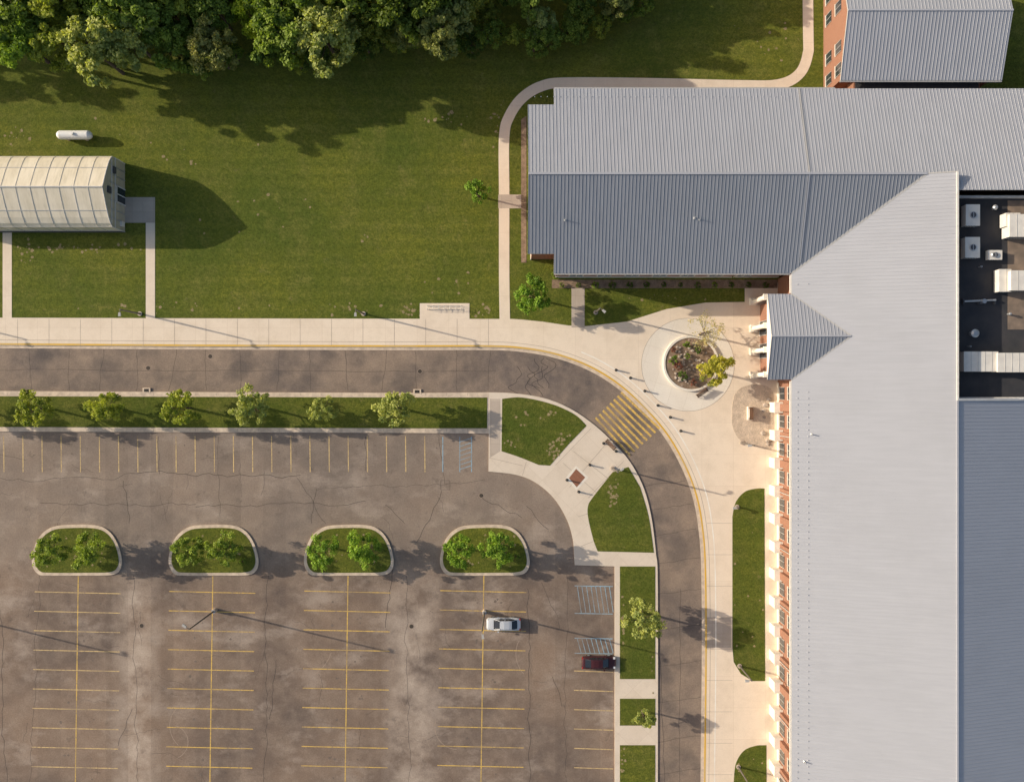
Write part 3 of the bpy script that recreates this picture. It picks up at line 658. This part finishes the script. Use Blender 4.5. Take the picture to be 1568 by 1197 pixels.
# ------------------------------------------------------------------ trees
def tree_mesh(name,R,hc,rz,seed,nc,nl,ls,spread=.2):
    rg=np.random.default_rng(seed)
    b=MB(); pr=random.Random(seed)
    tr=.035*R+.05; b.cyl((0,0,0),(0,0,hc-rz*.4),tr*1.3,tr*.8,'bark',8); b.cyl((0,0,hc-rz*.4),(.05*R,0,hc+rz*.6),tr*.8,tr*.2,'bark',6)
    d=rg.normal(size=(nc,3)); d/=np.linalg.norm(d,axis=1)[:,None]; d[:,2]=np.where(d[:,2]<-.55,-d[:,2],d[:,2])
    ph=rg.uniform(0,6.28,3)
    lump=1+.12*np.sin(3*np.arctan2(d[:,1],d[:,0])+ph[0])+.09*np.sin(5*np.arctan2(d[:,1],d[:,0])+ph[1])
    rad=(.30+.62*rg.random(nc)**.5)*lump
    C=d*rad[:,None]*np.array([R,R,rz])+np.array([0,0,hc])
    for i in range(min(nc,14)):
        s0=hc-rz*pr.uniform(.2,.7); b.cyl((0,0,s0),tuple(C[i]),tr*.4,tr*.08,'bark',5,False)
    k=len(b.f)
    cr_=rg.uniform(.6,1.25,nc)*spread*R; ct=rg.random(nc)
    idx=rg.integers(0,nc,nc*nl)
    g=rg.normal(size=(len(idx),3)); g/=np.maximum(np.linalg.norm(g,axis=1),1e-6)[:,None]; g*= (rg.random(len(idx))**.45)[:,None]
    Pp=C[idx]+g*cr_[idx][:,None]*np.array([1,1,.75])
    nn=rg.normal(size=(len(idx),3))*.6+g*.6+np.array([-.25,.05,.45]); nn/=np.linalg.norm(nn,axis=1)[:,None]
    a=np.cross(nn,rg.normal(size=(len(idx),3))); a/=np.linalg.norm(a,axis=1)[:,None]; c=np.cross(nn,a)
    s_=(ls*rg.uniform(.6,1.3,len(idx)))[:,None]
    V=np.stack([Pp+a*s_,Pp+c*s_*.62,Pp-a*s_,Pp-c*s_*.62],1).reshape(-1,3)
    o=len(b.v); b.v+=V.tolist(); ii=b.mi('leaf'); m=len(idx)
    b.f+=[(o+4*j,o+4*j+1,o+4*j+2,o+4*j+3) for j in range(m)]; b.m+=[ii]*m
    me=bpy.data.meshes.new(name); me.from_pydata(b.v,[],b.f)
    for q in b.mats: me.materials.append(M[q])
    me.polygons.foreach_set('material_index',b.m)
    at=me.attributes.new('tint','FLOAT','FACE'); tv=np.zeros(len(b.f),dtype=np.float32); tv[k:]=np.clip(ct[idx]*.6+rg.random(m)*.4,0,1); at.data.foreach_set('value',tv)
    me.update(); return me
big=[tree_mesh('woodland_tree',4.6,8,3.8,s,60,130,.25,.19) for s in (1,2,3,4,5)]
med=[tree_mesh('street_tree',2.5,3.3,1.9,s,46,80,.14,.2) for s in (11,12,13,14)]
sml=[tree_mesh('small_tree',1.5,2.4,1.3,s,22,70,.12,.24) for s in (21,22)]
air=tree_mesh('airy_tree',2.4,3.0,1.7,31,40,26,.10,.27)
shr=[tree_mesh('shrub',.5,.45,.4,s,12,40,.07,.3) for s in (41,42)]
def place(me,name,px,py,hc,sc=1.0,col=(.09,.13,.025),parent=None,z=.15,szz=None,rg=random.Random(9)):
    x,y=W(px,py,hc*sc*(szz or 1)); o=bpy.data.objects.new(name,me); o.location=(x,y,z); o.rotation_euler=(rg.uniform(-.05,.05),rg.uniform(-.05,.05),rg.uniform(0,6.28))
    o.scale=(sc,sc,sc*(szz or 1)); o.color=(*col,1); scene.collection.objects.link(o)
    if parent: o.parent=parent
    return o
GY=(.38,.43,.075); GM=(.24,.33,.06); GP=(.46,.50,.17); GD=(.12,.19,.04); GB=(.25,.40,.055)
for i,(x,y,r,c) in enumerate(((53,625,27,GY),(162,625,24,GY),(277,625,27,GY),(384,622,28,GP),(495,626,19,GP),(604,624,27,GP),(-60,626,25,GY))):
    sc=r/26.9*1.12; place(med[i%4],'deciduous_tree',x,y,3.3,sc,c,szz=.95/sc**.3)
for dx in (0,209,416,624):
    c=(.31,.40,.075) if dx<400 else (.30,.45,.07)
    place(med[(dx//100)%4],'deciduous_tree',80+dx,842,3.0,.96,c); place(med[(dx//100+1)%4],'deciduous_tree',135+dx+(4 if dx>300 else 0),840,3.3,1.04,c)
place(med[2],'deciduous_tree',812,451,3.3,1.12,GB); place(sml[0],'deciduous_tree',732,293,2.4,1.2,GB)
place(med[0],'deciduous_tree',986,947,3.3,1.14,GP); place(sml[1],'deciduous_tree',987,1097,2.4,1.05,GP)
place(med[1],'deciduous_tree',1092,566,2.8,1.0,(.50,.48,.08)); place(air,'deciduous_tree',1079,509,3.0,1.05,(.62,.54,.30))
rgs=random.Random(2)
for p in ((1030,535),(1038,560),(1050,528),(1045,575),(1068,535),(1030,550),(1060,585),(1078,560),(1052,545)):
    place(shr[rgs.randint(0,1)],'shrub',*p,.45,rgs.uniform(.7,1.4),rgs.choice([GM,GY,(.35,.15,.12),GD]),z=.42)
for p in ((372,858),(790,850),(1122,420),(850,421)): place(shr[0],'shrub',*p,.45,1.1,GM,z=.15)
for x in range(860,1180,26): place(shr[x%2],'shrub',x,436,.45,rgs.uniform(.7,1.1),rgs.choice([GM,GD]),z=.16)
wd=empty('woodland')
def edge(x):
    E=[(-600,60),(-200,50),(0,60),(60,88),(150,94),(230,66),(310,94),(400,72),(470,84),(560,52),(700,60),(770,44),(830,58),(900,30),(960,12),(1030,-35),(1200,-90)]
    for (a,b_),(c,d_) in zip(E,E[1:]):
        if a<=x<=c: return b_+(d_-b_)*(x-a)/(c-a)
    return E[-1][1]
rw=random.Random(23); k=0
for row in range(4):
    x=-520+row*19
    while x<1060-row*30:
        e=edge(x); y=e-row*48+rw.uniform(-14,14)-20
        sc=rw.uniform(.74,1.18)*(1.0 if x<740 else .64)
        if row==0: sc*=.88
        skip=rw.random()<(.42 if x<-20 else .10 if x<260 else .03 if x<740 else .22)
        if row==0: col=rw.choice([GM,GY,GP,GY,(.26,.38,.05)])
        else: col=rw.choice([GM,GM,GY,(.20,.28,.05),GY])
        if (540<x<770 or x>860): col=tuple(c*.72 for c in col)
        if 370<x<430 and row<2: col=(.46,.55,.05)
        if 280<x<340 and row<1: col=(.40,.40,.14)
        if 800<x<860 and row==0: col=(.44,.50,.20)
        if not skip: place(big[k%5],'tree',x+rw.uniform(-8,8),y,8,sc,col,wd,z=.13,rg=rw)
        k+=1
        x+=rw.uniform(48,66)*(1.0 if x<740 else .9)
for i in range(30):
    x=290+i*24; place(med[i%4],'tree',x+rw.uniform(-8,8),edge(x)+rw.uniform(2,14),3.3,rw.uniform(.6,1.0),rw.choice([GM,GD,GM,GY]),wd,z=.13,rg=rw)
# ------------------------------------------------------------------ light, sky, camera
EL=math.radians(19.5); AZ=math.radians(13.6)
d=Vector((math.cos(EL)*math.cos(AZ),-math.cos(EL)*math.sin(AZ),-math.sin(EL)))
sl=bpy.data.lights.new('sun','SUN'); sl.energy=5.0; sl.angle=math.radians(.5); sl.color=(1,.89,.73)
so=bpy.data.objects.new('sun',sl); so.rotation_euler=d.to_track_quat('-Z','Y').to_euler(); so.location=(-80,30,60); scene.collection.objects.link(so)
w=bpy.data.worlds.new('World'); scene.world=w; w.use_nodes=True; nt=w.node_tree
sky=nt.nodes.new('ShaderNodeTexSky'); sky.sky_type='NISHITA'; sky.sun_disc=False; sky.sun_elevation=EL; sky.sun_rotation=math.radians(-76.4); sky.dust_density=3.0; sky.air_density=1.0
nt.links.new(sky.outputs[0],nt.nodes['Background'].inputs[0]); nt.nodes['Background'].inputs[1].default_value=.145
cam=bpy.data.cameras.new('camera'); cam.sensor_width=36; cam.lens=36*H/(1568*S); cam.clip_end=6000; cam.clip_start=.5
co=bpy.data.objects.new('camera',cam); co.location=(0,0,H); co.rotation_euler=(0,0,0); scene.collection.objects.link(co); scene.camera=co
scene.view_settings.view_transform='Standard'; scene.view_settings.look='None'; scene.view_settings.exposure=0
